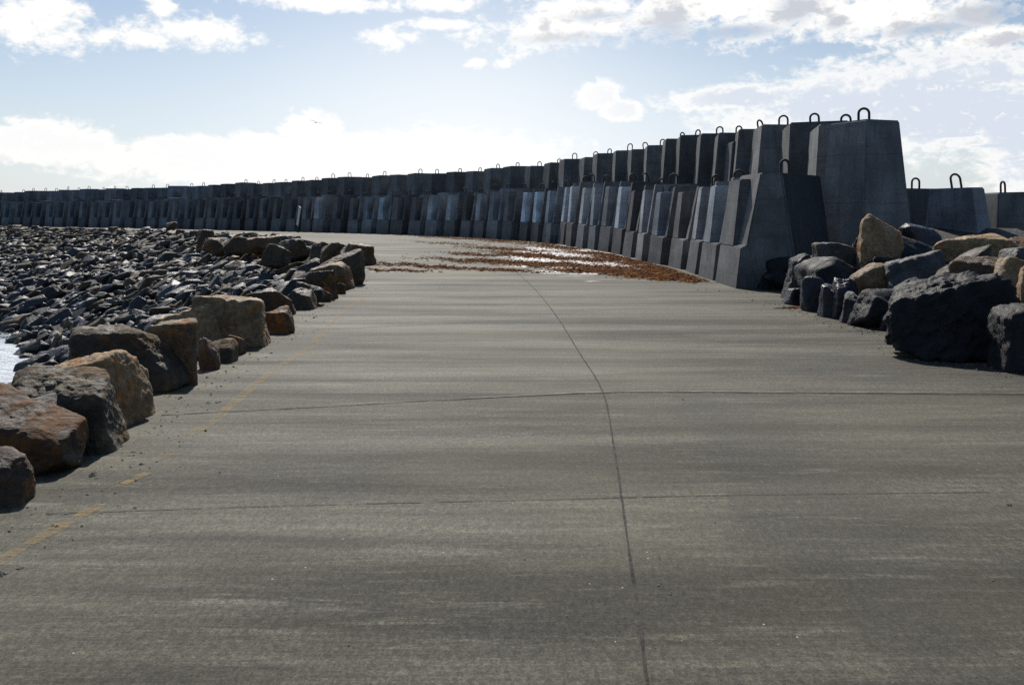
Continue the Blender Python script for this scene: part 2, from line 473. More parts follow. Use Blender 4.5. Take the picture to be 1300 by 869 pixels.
def ribbon(name, pts, w, z, mat, jitter=0.0, seed=0):
    rnd = random.Random(seed)
    line = catmull([(p[0], p[1]) for p in pts], 0.12)
    vs = []; fs = []
    for i, p in enumerate(line):
        tg = (line[min(i + 1, len(line) - 1)] - line[max(i - 1, 0)]).normalized()
        nn = Vector((-tg.y, tg.x))
        c = p + nn * rnd.uniform(-jitter, jitter)
        hw = w / 2 * rnd.uniform(0.6, 1.25) if jitter else w / 2
        vs += [(*(c + nn * hw), z), (*(c - nn * hw), z)]
        if i: fs.append((2*i - 2, 2*i - 1, 2*i + 1, 2*i))
    return mesh_obj(name, me_from(name, vs, fs), mat)

def gp(l):
    return [gnd(x, y)[:2] for x, y in l]
for nm, pts, w, sd in (
        ('pavement_joint', [(655, 345), (680, 368), (707, 402), (735, 447), (765, 497), (780, 572), (793, 660), (810, 779), (822, 869)], 0.014, 1),
        ('pavement_joint', [(205, 527), (400, 517), (600, 506), (765, 499), (1000, 499), (1300, 501)], 0.018, 2),
        ('pavement_joint', [(60, 652), (400, 641), (700, 634), (900, 629), (1300, 624)], 0.008, 3),
        ('pavement_joint', [(395, 419), (560, 411), (700, 405), (880, 402), (1060, 403)], 0.012, 4),
        ('pavement_joint', [(430, 374), (560, 371), (690, 368), (900, 371)], 0.014, 5)):
    tag(ribbon(nm, gp(pts), w, 0.004, M['joint'], 0.0016, sd), kind='structure')
tag(ribbon('pavement_ridge', gp([(560, 508), (765, 497.5), (1000, 497.5), (1300, 499.4)]), 0.03, 0.0035,
           simple('pale_joint_lip', (0.10, 0.095, 0.08), (0.26, 0.25, 0.21), 0.8, 3), 0.004, 8), kind='structure')
for seg in ([(-40, 735), (50, 683), (130, 640)], [(150, 618), (188, 600)], [(197, 585), (215, 576)], [(238, 553), (272, 536)],
            [(272, 536), (285, 522), (320, 492), (352, 467), (385, 448)], [(385, 448), (398, 436), (425, 405), (450, 386), (478, 366)]):
    tag(ribbon('road_marking', gp(seg), 0.085, 0.0045, M['yellow'], 0.004, int(seg[0][0] + 50)), kind='structure')

# ------------------------------------------------------------------ concrete blocks
def loop_me(name, w=0.26, h=0.34, r=0.034, lean=0.0):
    pts = []
    for z in np.linspace(-0.12, h - w / 2, 5): pts.append((-w / 2, z))
    for a in np.linspace(math.pi, 0, 11)[1:-1]: pts.append((math.cos(a) * w / 2, h - w / 2 + math.sin(a) * w / 2))
    for z in np.linspace(h - w / 2, -0.12, 5): pts.append((w / 2, z))
    vs = []; fs = []; K = 8
    for i, (x, z) in enumerate(pts):
        a = pts[max(i - 1, 0)]; c = pts[min(i + 1, len(pts) - 1)]
        tx, tz = c[0] - a[0], c[1] - a[1]; L = math.hypot(tx, tz); tx /= L; tz /= L
        for k in range(K):
            an = 2 * math.pi * k / K
            vs.append((x + -tz * r * math.cos(an), r * math.sin(an) + lean * max(z, 0), z + tx * r * math.cos(an)))
        if i:
            for k in range(K):
                fs.append(((i - 1) * K + k, (i - 1) * K + (k + 1) % K, i * K + (k + 1) % K, i * K + k))
    return me_from(name, vs, fs, True)
LOOPS = [loop_me('lifting_loop', 0.215 + 0.025 * i, 0.27 + 0.05 * i, 0.03, 0.22 * (i - 1)) for i in range(3)]

def quad_prism(b4, t4):
    return [(x, y, z) for x, y, z in b4] + [(x, y, z) for x, y, z in t4]

def stepped_meshes(seed, L=1.52, W=2.5, H=3.0, corner=False):
    """x along the wall (0 = near end), y away from the road: stepped body with a foot ledge, and a rib over the far half of the ledge"""
    rd = random.Random(seed)
    j = lambda a: rd.uniform(-a, a)
    zt = 0.375 * H
    fr = 0.56 + j(.03)
    prof = [(0, 0), (0.12, zt), (0.62, zt + .004), (fr + .42, H), (W - .55, H), (W - .15, zt), (W, 0)]
    if corner: prof = [(0, 0), (0.12, zt), (0.235, zt + .004), (fr, H), (W - .25, H), (W - .08, zt), (W, 0)]
    tx0, tx1 = 0.10 + j(.02), L - 0.12 + j(.02)
    bm = bmesh.new()
    rings = []
    for end in (0, 1):
        ring = []
        for y, z in prof:
            u = z / H
            x = (tx0 * u) if end == 0 else (L + (tx1 - L) * u)
            if end == 0 and corner:      # near face turns away behind a clear vertical corner
                x += max(0, y - 1.35 + .35 * u) * 1.15
            ring.append(bm.verts.new((x, y, z)))
        rings.append(ring)
    n = len(prof)
    if corner:   # extra vertices at the corner line
        yb, ytp = 1.35, 1.0
        a = bm.verts.new((0, yb, 0)); c = bm.verts.new((tx0, ytp, H))
        mid = bm.verts.new((tx0 * zt / H, yb - .13, zt))
        r = rings[0]
        bm.faces.new([r[0], r[1], r[2], mid, a]); bm.faces.new([r[2], r[3], c, mid])
        bm.faces.new([a, mid, r[5], r[6]]); bm.faces.new([mid, c, r[4], r[5]])
        for k in range(n):
            k2 = (k + 1) % n
            if k == 3: bm.faces.new([r[3], rings[1][3], rings[1][4], r[4], c])
            elif k == n - 1: bm.faces.new([r[6], rings[1][6], rings[1][0], r[0], a])
            else: bm.faces.new([r[k], rings[1][k], rings[1][k2], r[k2]])
        bm.faces.new(list(reversed(rings[1])))
    else:
        bm.faces.new(rings[0]); bm.faces.new(list(reversed(rings[1])))
        for k in range(n):
            k2 = (k + 1) % n
            bm.faces.new([rings[0][k], rings[1][k], rings[1][k2], rings[0][k2]])
    bmesh.ops.recalc_face_normals(bm, faces=bm.faces)
    # the slot between the near wall of the block and the rib is real: body front is cut back there
    bmesh.ops.bevel(bm, geom=[e for e in bm.edges if e.calc_face_angle(0) > .2], offset=0.034, segments=2, affect='EDGES', clamp_overlap=True)
    hr = H - 0.17 + j(.05)
    r0, r1 = 0.80 + j(.06), L - 0.05
    fb = -0.02
    rib = hull_bm([(r0, fb + .155, zt - .02), (r1, fb + .155, zt - .02), (r0, .9, zt - .02), (r1, .9, zt - .02),
                   (r0 + .03, 0.30, hr), (r1 - .10, 0.30, hr), (r0 + .03, 1.2, hr), (r1 - .10, 1.2, hr)], 0.026)
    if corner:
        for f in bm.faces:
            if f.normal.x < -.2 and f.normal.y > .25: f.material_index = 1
    me = bm_to_me(bm, 'body')
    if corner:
        me.materials.append(M['block']); me.materials.append(M['block_shade_damp'])
    if not corner:   # the near end of the block is a wall of its own, level with the end face
        def nx(z): return tx0 * z / H - 0.005
        fin = hull_bm([(nx(zt), .235, zt), (.27 + nx(zt), .235, zt), (nx(zt), .9, zt), (.27 + nx(zt), .9, zt),
                       (nx(H), fr, H + .004), (.22 + nx(H), fr, H + .004), (nx(H), fr + .7, H + .004), (.22 + nx(H), fr + .7, H + .004)], 0.02)
        fin.from_mesh(me)
        me = bm_to_me(fin, 'body')
    return [me, bm_to_me(rib, 'rib')], ((tx0 + tx1) / 2, (fr + W - .55) / 2)

def plain_meshes(seed, L=2.0, W=2.1, H=3.0, top=0.16):
    rd = random.Random(seed + 50)
    j = lambda a: rd.uniform(-a, a)
    bm = hull_bm([(0, 0, 0), (L, 0, 0), (0, W, 0), (L, W, 0),
                  (top + j(.05), top + .1, H), (L - top + j(.05), top + .1, H), (top + j(.05), W - top - .1, H), (L - top + j(.05), W - top - .1, H)], 0.035, 3)
    return [bm_to_me(bm, 'body')], (L / 2, W / 2)

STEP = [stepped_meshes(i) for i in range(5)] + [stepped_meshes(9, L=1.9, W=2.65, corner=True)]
PLAIN = [plain_meshes(i) for i in range(5)] + [plain_meshes(7, top=0.30)]
ONES = ['', 'first', 'second', 'third', 'fourth', 'fifth', 'sixth', 'seventh', 'eighth', 'ninth', 'tenth', 'eleventh', 'twelfth', 'thirteenth', 'fourteenth',
        'fifteenth', 'sixteenth', 'seventeenth', 'eighteenth', 'nineteenth', 'twentieth']
def ordinal(n):
    if n <= 20: return ONES[n]
    if n < 30: return 'twenty-' + ONES[n - 20]
    if n == 30: return 'thirtieth'
    if n < 40: return 'thirty-' + ONES[n - 30]
    return 'fortieth'

LR = random.Random(44)
def make_block(kind, variant, pos, rz, hs, label, group, mat, ls=1.0, loop=True, loop_rz=None, loop_var=0, rib_mat=None):
    meshes, top = (STEP if kind == 'step' else PLAIN)[variant]
    root = empty('concrete_block', pos, rz)
    root.scale = (ls, ls, hs)
    if 'big blue-grey' not in label: root.rotation_euler = (R(LR.uniform(-1.3, 1.3)), R(LR.uniform(-1.3, 1.3)), rz)
    tag(root, label, 'concrete block', group)
    for me, nm in zip(meshes, ('body', 'rib')):
        ob = link(bpy.data.objects.new(nm, me), root)
        if not me.materials: me.materials.append(mat)
        ob.material_slots[0].link = 'OBJECT'; ob.material_slots[0].material = rib_mat if (nm == 'rib' and rib_mat) else mat
    if loop:
        lp = link(bpy.data.objects.new('lifting_loop', LOOPS[loop_var]), root)
        if not LOOPS[loop_var].materials: LOOPS[loop_var].materials.append(M['steel'])
        lp.location = (top[0], top[1], 3.0)
        lp.scale = (1 / ls, 1 / ls, 1 / hs)
        lp.rotation_euler = (0, 0, (loop_rz if loop_rz is not None else 0) - rz)
    return root

rd = random.Random(11)
s19 = ws[int(np.argmin([abs(p.y - 18.7) for p in wl[:400]]))]
PITCH = 2.13
HT_LOW = [(0, 2.45), (4, 2.4), (6, 2.55), (8, 2.9), (10, 3.0), (60, 3.0)]
blocks_low = []
NLOW = 64
for k in range(NLOW):
    s = s19 + k * PITCH + (rd.uniform(-.1, .1) if k else 0)
    if s > ws[-1] - 3: break
    p, tg = along(wl, ws, s)
    nrm = Vector((tg.y, -tg.x))
    h = float(np.interp(k, *zip(*HT_LOW))) + rd.uniform(-.09, .09) * (k > 0)
    off = rd.uniform(-0.10, 0.16) if k else 0
    pos = p + nrm * off
    rz = math.atan2(tg.y, tg.x) + R(rd.uniform(-4.5, 4.5)) * (k > 0)
    # mesh x = along, mesh y = outward; outward is to the right of the tangent, so mirror y through a negative scale is avoided: build at far end, turned
    # local x axis -> -tangent, local y -> outward  (right-handed: (-t) x n = +z when n = right of t)
    rz2 = rz + math.pi
    far_corner = pos + tg * 0.0
    if k == 0:
        lab = 'big blue-grey end block nearest the black boulders, its whole sloping end face in view'
    elif k <= 40:
        lab = 'stepped grey block, %s from the big end block in the lower row' % ordinal(k + 1)
    else:
        lab = 'tiny hazy stepped block at the far left end of the lower row'
    blocks_low.append((pos, rz, h, lab, rd.randrange(5) if k else 5, k))

# mirrored stepped meshes so that the near end is at local x = 0 with x running AWAY along the tangent and y outward (left-handed) -> flip y of the mesh data
for meshes, top in STEP:
    for me in meshes:
        me.transform(Matrix.Scale(-1, 4, (0, 1, 0)))
        me.flip_normals()
STEP = [(m_, (t_[0], -t_[1])) for m_, t_ in STEP]
for meshes, top in PLAIN:
    for me in meshes:
        me.transform(Matrix.Scale(-1, 4, (0, 1, 0)))
        me.flip_normals()
PLAIN = [(m_, (t_[0], -t_[1])) for m_, t_ in PLAIN]

bl_obs = {}
for pos, rz, h, lab, var, k in blocks_low:
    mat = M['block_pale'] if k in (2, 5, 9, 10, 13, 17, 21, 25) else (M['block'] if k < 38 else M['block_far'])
    hv = h + 0.06
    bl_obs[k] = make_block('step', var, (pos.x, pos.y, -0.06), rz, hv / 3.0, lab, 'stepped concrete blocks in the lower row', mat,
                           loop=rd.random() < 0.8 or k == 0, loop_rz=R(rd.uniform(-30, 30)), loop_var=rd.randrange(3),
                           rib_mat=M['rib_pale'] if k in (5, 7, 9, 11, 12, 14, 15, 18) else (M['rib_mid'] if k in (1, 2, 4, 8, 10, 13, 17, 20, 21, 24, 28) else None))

# upper row, set back, on a terrace
TOPZ = [(19, 3.7), (23, 3.8), (26, 4.1), (30, 4.4), (38, 4.75), (48, 4.75), (68, 4.65), (90, 4.5), (110, 4.3), (140, 4.2)]
UP0 = s19 + 1.5
k = 0; s = UP0
up_n = 0
while s < ws[-1] - 4 and up_n < 62:
    p, tg = along(wl, ws, s)
    nrm = Vector((tg.y, -tg.x))
    off = 2.95 if up_n > 0 else 2.75
    pos = p + nrm * (off + rd.uniform(-.12, .12))
    dist = pos.y
    top = float(np.interp(math.hypot(pos.x, pos.y), *zip(*TOPZ))) + (rd.uniform(-.1, .1) if up_n > 1 else 0)
    base = 0.2 if up_n < 3 else 1.15
    hs = (top - base) / 3.0
    rz = math.atan2(tg.y, tg.x) + R(rd.uniform(-3, 3) - 13) + (R(38) if up_n == 0 else 0)
    if up_n == 0:
        lab = 'tallest plain tapered block standing highest behind the boulders, clear sky on its right'
    elif up_n < 40:
        lab = 'plain tapered block, %s from the right in the upper row against the sky' % ordinal(up_n + 1)
    else:
        lab = 'tiny hazy tapered block at the far left end of the upper row'
    sz = 0.80 if up_n == 0 else 1.0
    if up_n == 0:
        c_, s_ = math.cos(rz), math.sin(rz)
        pos = Vector((8.45 - (.8 * c_ + .84 * s_), 21.3 - (.8 * s_ - .84 * c_)))
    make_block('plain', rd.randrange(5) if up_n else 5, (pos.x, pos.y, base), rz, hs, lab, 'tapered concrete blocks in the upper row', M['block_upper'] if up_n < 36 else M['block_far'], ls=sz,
               loop=(rd.random() < 0.85 or up_n < 3), loop_rz=R(rd.uniform(-35, 35)), loop_var=rd.randrange(3))
    up_n += 1
    s += 2.28 + rd.uniform(-.1, .1)

# blocks behind the boulders on the right
def free_block(x0, x1, ytop, D, rz, label, variant, loop_var, mat, loop_rz, H=3.0, loop=True, ls=0.8):
    w = (x1 - x0) * D / F
    cx = ((x0 + x1) / 2 - 650) / F * (D + 1)
    top = CAM_H + (HZ - ytop) * D / F
    c, s_ = math.cos(rz), math.sin(rz)
    lx, ly = 1.0 * ls, -1.05 * ls
    pos = (cx - (lx * c - ly * s_), D + 1.0 - (lx * s_ + ly * c), top - H)
    return make_block('plain', variant, pos, rz, H / 3.0, label, 'loose tapered blocks behind the boulders', mat, ls=ls, loop_rz=loop_rz, loop_var=loop_var, loop=loop)
free_block(1138, 1182, 238, 25.5, R(83), 'low dark block just right of the tallest block, with a bent lifting loop', 5, 1, M['block'], R(8))
free_block(1184, 1254, 239, 22.5, R(48), 'low block with a corner towards the road, black left face and blue right face', 5, 2, M['block_pale'], R(5))
free_block(1250, 1304, 244, 24.5, R(94), 'dark low block at the right edge with a pale sunlit top', 5, 1, M['block'], R(88))
free_block(935, 968, 179, 30.5, R(88), 'small plain block in front of the upper row above the lifting loops', 4, 0, M['block_upper'], 0, loop=False, H=3.0, ls=1.0)

# sprayed letters on a block of the lower row
def strokes_me(name, polys, w=0.03):
    vs = []; fs = []
    for pl in polys:
        for a, c in zip(pl, pl[1:]):
            d = Vector((c[0] - a[0], c[1] - a[1])); L = d.length; d /= L; nn = Vector((-d.y, d.x)) * w / 2; d = d * w * .4
            i = len(vs)
            vs += [(a[0] - d.x + nn.x, 0, a[1] - d.y + nn.y), (a[0] - d.x - nn.x, 0, a[1] - d.y - nn.y), (c[0] + d.x - nn.x, 0, c[1] + d.y - nn.y), (c[0] + d.x + nn.x, 0, c[1] + d.y + nn.y)]
            fs.append((i, i + 1, i + 2, i + 3))
    return me_from(name, vs, fs)
letters = [[(0, .3), (0, 0), (.15, 0)], [(.22, .05), (.22, .25), (.28, .3), (.36, .3), (.4, .25), (.4, .05), (.35, 0), (.27, 0), (.22, .05)],
           [(.46, .3), (.55, 0), (.64, .3)], [(.86, .3), (.7, .3), (.7, 0), (.86, 0)], [(.7, .15), (.83, .15)]]

# white board added for the bright lit strip of a rib on the wall
wp = gnd(383, 295.2)
wtop = 0.03
bd = [(-.16, -.02, 0), (.16, -.02, 0), (-.16, .02, 0), (.16, .02, 0), (-.16 + .0, -.02, 1.75), (.16, -.02, 1.75), (-.16, .02, 1.75), (.16, .02, 1.75)]
o = mesh_obj('lit_strip_board', bm_to_me(hull_bm(bd, 0.006, 1), 'lit_strip_board'), M['white'])
dirw = None
i_ = int(np.argmin([abs((650 + p.x / p.y * F) - 383) for p in wl if p.y > 10])) + next(i for i, p in enumerate(wl) if p.y > 10)
pw = wl[i_]; tgw = (wl[i_ + 3] - wl[i_ - 3]).normalized(); nw = Vector((tgw.y, -tgw.x))
o.location = (pw.x - nw.x * 0.42, pw.y - nw.y * 0.42, 0.55)
o.rotation_euler = (Matrix.Rotation(math.atan2(tgw.y, tgw.x) + math.pi, 4, 'Z') @ Matrix.Rotation(R(27), 4, 'Y') @ Matrix.Rotation(R(9), 4, 'X')).to_euler()
tag(o, 'narrow white board for the lit strip of a rib on the dark lower blocks in the distance', 'marker board')

# ------------------------------------------------------------------ rocks
def ico(sub):
    bm = bmesh.new(); bmesh.ops.create_icosphere(bm, subdivisions=sub, radius=1)
    bm.verts.ensure_lookup_table()
    v = np.array([x.co[:] for x in bm.verts]); f = [tuple(q.index for q in p.verts) for p in bm.faces]
    bm.free(); return v, f
ICO = {k_: ico(k_) for k_ in (2, 3, 4, 5, 6)}

def rock_verts(seed, dims, sub=5, hmin=0.62, boxy=0.5, nplanes=8, sharp=30, rough=0.045, skew=0.0, tilt=0.0, ridged=0.0, topx=0.0, strat_dir=None):
    rg = np.random.default_rng(seed)
    d, f = ICO[sub]
    q = rg.normal(size=(nplanes, 3)); q /= np.linalg.norm(q, axis=1)[:, None]
    h = rg.uniform(hmin, 1.05, nplanes)
    ax = np.array([[1, 0, 0], [-1, 0, 0], [0, 1, 0], [0, -1, 0], [0, 0, 1], [0, 0, -1]], float)
    ax = ax + rg.normal(0, 0.16, ax.shape); ax /= np.linalg.norm(ax, axis=1)[:, None]
    q = np.vstack([q, ax]); h = np.concatenate([h, rg.uniform(0.62, 0.8, 6) + (1 - boxy) * 0.35])
    dots = np.clip(d @ q.T, 0, None)
    inv = dots / h
    r = 1.0 / (np.sum(inv ** sharp, axis=1) ** (1.0 / sharp))
    v = d * np.minimum(r, 1.45)[:, None]
    if tilt:
        c, s_ = math.cos(tilt), math.sin(tilt)
        v = v @ np.array([[c, 0, s_], [0, 1, 0], [-s_, 0, c]])
    v = v - (v.max(0) + v.min(0)) / 2
    v = v / ((v.max(0) - v.min(0)) / 2)
    lo_, hi_ = v[:, 2] < -0.35, v[:, 2] > 0.35
    if np.abs(v[hi_][:, :2]).max(0).mean() > np.abs(v[lo_][:, :2]).max(0).mean():
        v = v * np.array([-1.0, 1.0, -1.0])      # stand it on its broader side
    bz = np.clip(-v[:, 2], 0, 1)
    v[:, :2] *= (1 + 0.16 * bz)[:, None]
    v = v / np.abs(v).max(0)
    if skew:   # upper surface climbs to one side
        zz = (v[:, 2] + 1) / 2
        v[:, 2] = -1 + 2 * zz * (1 + skew * v[:, 0]) / (1 + abs(skew))
    if topx:   # top narrower and moved sideways
        zz = (v[:, 2] + 1) / 2
        v[:, 0] = v[:, 0] * (1 - 0.4 * abs(topx) * zz) + topx * zz * 0.5
        v[:, 0] /= max(abs(v[:, 0]).max(), 1e-6)
    dims = np.array(dims) / 2
    v = v * dims
    m_ = float(dims.mean())
    off = Vector(rg.uniform(-50, 50, 3))
    nn = v / dims; nn = nn / np.linalg.norm(nn, axis=1)[:, None]
    sd = strat_dir
    amp = np.empty(len(v))
    fr = 1.1 / m_
    for i, p in enumerate(v):
        pv = Vector(p) * fr
        a = noise.fractal(pv + off, 0.9, 2.1, 6 if sub > 3 else 4) * 1.0
        if sub > 3:
            a += 0.35 * noise.fractal(pv * 4.5 + off, 0.8, 2.0, 4)
        if ridged:
            if sd is not None:
                u = pv.dot(sd); w = pv - sd * u
                pr = w * 5.0 + sd * u * 0.9
            else:
                pr = pv * 2.4
            a += ridged * (noise.ridged_multi_fractal(pr + off, 0.8, 2.2, 5, 1.0, 2.0) - 1.0)
        amp[i] = a
    v = v + nn * (amp * rough * m_ * 1.9)[:, None]
    if sub >= 4:
        v = (v - (v.max(0) + v.min(0)) / 2) / ((v.max(0) - v.min(0)) / 2) * dims
    return v, f

def rock_obj(seed, box, mat, label, depth=0.8, D=None, group=None, sink=0.05, name='boulder', extra=0.0, **kw):
    """box = (x0, ytop, x1, ybase) read off the photograph, D = distance where it stands (from its foot when resting on the road)"""
    x0, yt, x1, yb = box
    if D is None:
        Df = CAM_H * F / (yb - HZ)
        zb = 0.0
    else:
        Df = D
        zb = CAM_H - (yb - HZ) * D / F
    w = (x1 - x0) * Df / F
    dep = w * depth
    Dc = Df + dep * 0.42
    w = (x1 - x0) * (Df + dep * 0.25) / F
    zt = CAM_H - (yt - HZ) * (Df + dep * 0.45) / F
    zb -= sink + extra + 0.10 * (zt - zb)
    cx = ((x0 + x1) / 2 - 650) / F * (Df + dep * 0.25)
    px = (x1 - x0)
    sub = kw.pop('sub', 6 if px > 110 else (5 if px > 35 else 4))
    v, f = rock_verts(seed, (w, dep, zt - zb), sub=sub, **kw)
    me = me_from(name, v, f, True)
    o = mesh_obj(name, me, M[mat])
    o.location = (cx, Dc, (zt + zb) / 2)
    if label: tag(o, label, 'boulder', group)
    return o

GL = 'boulders lining the left road edge'
GR = 'boulders piled on the right side'
L = [
 (101, (-62, 572, 37, 643), 'brown', 'rounded dark brown boulder cut by the left picture edge, lowest of the left row', dict(boxy=.7, depth=.7)),
 (102, (-60, 492, 97, 603), 'brown', 'dark red-brown boulder with a sloping shoulder, second from the bottom left corner', dict(boxy=.7, skew=-.22, depth=.7)),
 (143, (-14, 467, 155, 576), 'grey', 'long mossy grey boulder with an upright rounded right end at the left edge', dict(boxy=1.2, depth=.6, sharp=9, hmin=.95, ridged=.45)),
 (104, (-2, 444, 178, 543), 'tan', 'long flat tan boulder lying behind the mossy grey one', dict(boxy=1.1, depth=.42, skew=.12, topx=-.2, ridged=.25)),
 (105, (150, 460, 195, 530), 'tan', 'small orange leaning boulder between the long tan rock and the dark hump', dict(boxy=.3, depth=1.2, topx=-.5)),
 (106, (72, 411, 228, 503), 'grey', 'big dark grey humped boulder in front of the orange block', dict(boxy=.5, depth=.75, skew=.05, sharp=16, ridged=.2)),
 (107, (172, 405, 258, 488), 'tan', 'upright blocky boulder with an orange stained right face', dict(boxy=1.2, depth=.8, sharp=24, hmin=.9)),
 (108, (250, 427, 279, 469), 'brown', 'small pointed dark brown rock right of the orange block', dict(boxy=.2, depth=1.0, topx=-.5)),
 (109, (264, 430, 299, 460), 'grey', 'small low grey rock below the large pale boulder', dict(boxy=.5, depth=1.0)),
 (110, (286, 424, 310, 450), 'brown', 'small brown rock tucked under the hollow orange boulder', dict(boxy=.4, depth=1.0)),
 (111, (178, 383, 300, 443), 'tan', 'large pale tan boulder with a flat sunlit top', dict(boxy=1.2, depth=.8, skew=.1, hmin=.85, ridged=.2)),
 (112, (230, 373, 341, 441), 'tan', 'large orange boulder with a dark hollow in its right side', dict(boxy=1.2, depth=.75, skew=-.05, hmin=.85, ridged=.3)),
 (113, (328, 388, 375, 423), 'brown', 'squat brown rock at the road right of the orange boulder', dict(boxy=.7, depth=.8)),
 (114, (314, 366, 372, 402), 'brown', 'dark reddish rock with a pale lower right corner, behind the squat one', dict(boxy=.5, depth=.8)),
 (115, (356, 365, 402, 393), 'grey', 'dark smooth slanting rock, lower of two', dict(boxy=.4, depth=.9, skew=-.25)),
 (116, (372, 357, 411, 388), 'grey', 'dark smooth slanting rock, upper of two', dict(boxy=.4, depth=.9, skew=-.2)),
 (117, (380, 342, 431, 379), 'brown', 'brown rounded rock with a ridged top in the left row', dict(boxy=.35, depth=.8)),
 (118, (402, 368, 421, 383), 'grey', 'very small grey rock at the road side under the ridged brown one', dict(boxy=.4, depth=.8)),
 (119, (384, 332, 448, 368), 'tan', 'tan flat topped boulder near the bend of the left row', dict(boxy=.9, depth=.7)),
 (120, (427, 359, 439, 373), 'brown', 'tiny square stone beside the tan flat topped boulder', dict(boxy=1.0, depth=.8)),
 (121, (416, 316, 462, 362), 'grey', 'dark upright boulder at the bend of the left row', dict(boxy=.5, depth=.7)),
 (122, (436, 307, 475, 337), 'brown', 'brown boulder standing farthest out into the road at the bend', dict(boxy=.8, depth=.9)),
]
for sd, bx_, mt, lab, kw in L:
    rock_obj(sd, bx_, mt, lab, group=GL, **kw)
# rocks round the bend, along the far road edge
FARL = [(201, (402, 307, 450, 328), 'brown', 34), (202, (384, 306, 426, 330), 'grey', 36), (203, (350, 302, 394, 326), 'grey', 39), (204, (328, 309, 366, 332), 'grey', 37),
        (205, (312, 299, 358, 318), 'brown', 46), (206, (284, 300, 322, 318), 'grey', 48), (207, (256, 301, 292, 318), 'brown', 50), (208, (248, 291, 274, 309), 'brown', 57)]
FL_LAB = ['brown flat rock just behind the outermost boulder at the bend', 'dark rock with a folded face, round the bend of the road edge', 'tall dark grey rock where the road edge turns away',
          'rounded grey rock a step below the far road edge', 'brown block on the far road edge left of the bend', 'grey slabby rock at the left of the far brown block',
          'dark brown rock on the far road edge, leftmost of a close-set run', 'single dark pointed rock standing up on the far road edge']
for (sd, bx_, mt, D), lab in zip(FARL, FL_LAB):
    rock_obj(sd, bx_, mt, lab, D=D, group=GL, extra=0.25, depth=.8, boxy=.6)
# farther rocks of the edge, procedurally along the line
es = arc(el)
s0 = es[int(np.argmin([abs(p.y - 56) for p in el]))]
s = s0; k = 0
rd2 = random.Random(5)
while s < es[-1] - 12:
    p, tg = along(el, es, s)
    c = p + Vector((-tg.y, tg.x)) * rd2.uniform(0.2, 0.9)
    w = rd2.uniform(0.9, 1.7); h = rd2.uniform(0.7, 1.15)
    v, f = rock_verts(300 + k, (w, w * rd2.uniform(.6, 1), h), sub=4, boxy=.5)
    o = mesh_obj('boulder', me_from('boulder', v, f, True), M[rd2.choice(['grey', 'grey', 'brown', 'blue'])])
    o.location = (c.x, c.y, (.85 if k == 21 else rd2.uniform(.0, .3)) - h / 2); o.rotation_euler = (0, 0, rd2.uniform(0, 6))
    tag(o, 'small dark boulder in the far distance where the road edge runs to the left', 'boulder', 'distant boulders on the road edge')
    s += w * rd2.uniform(0.75, 1.25); k += 1

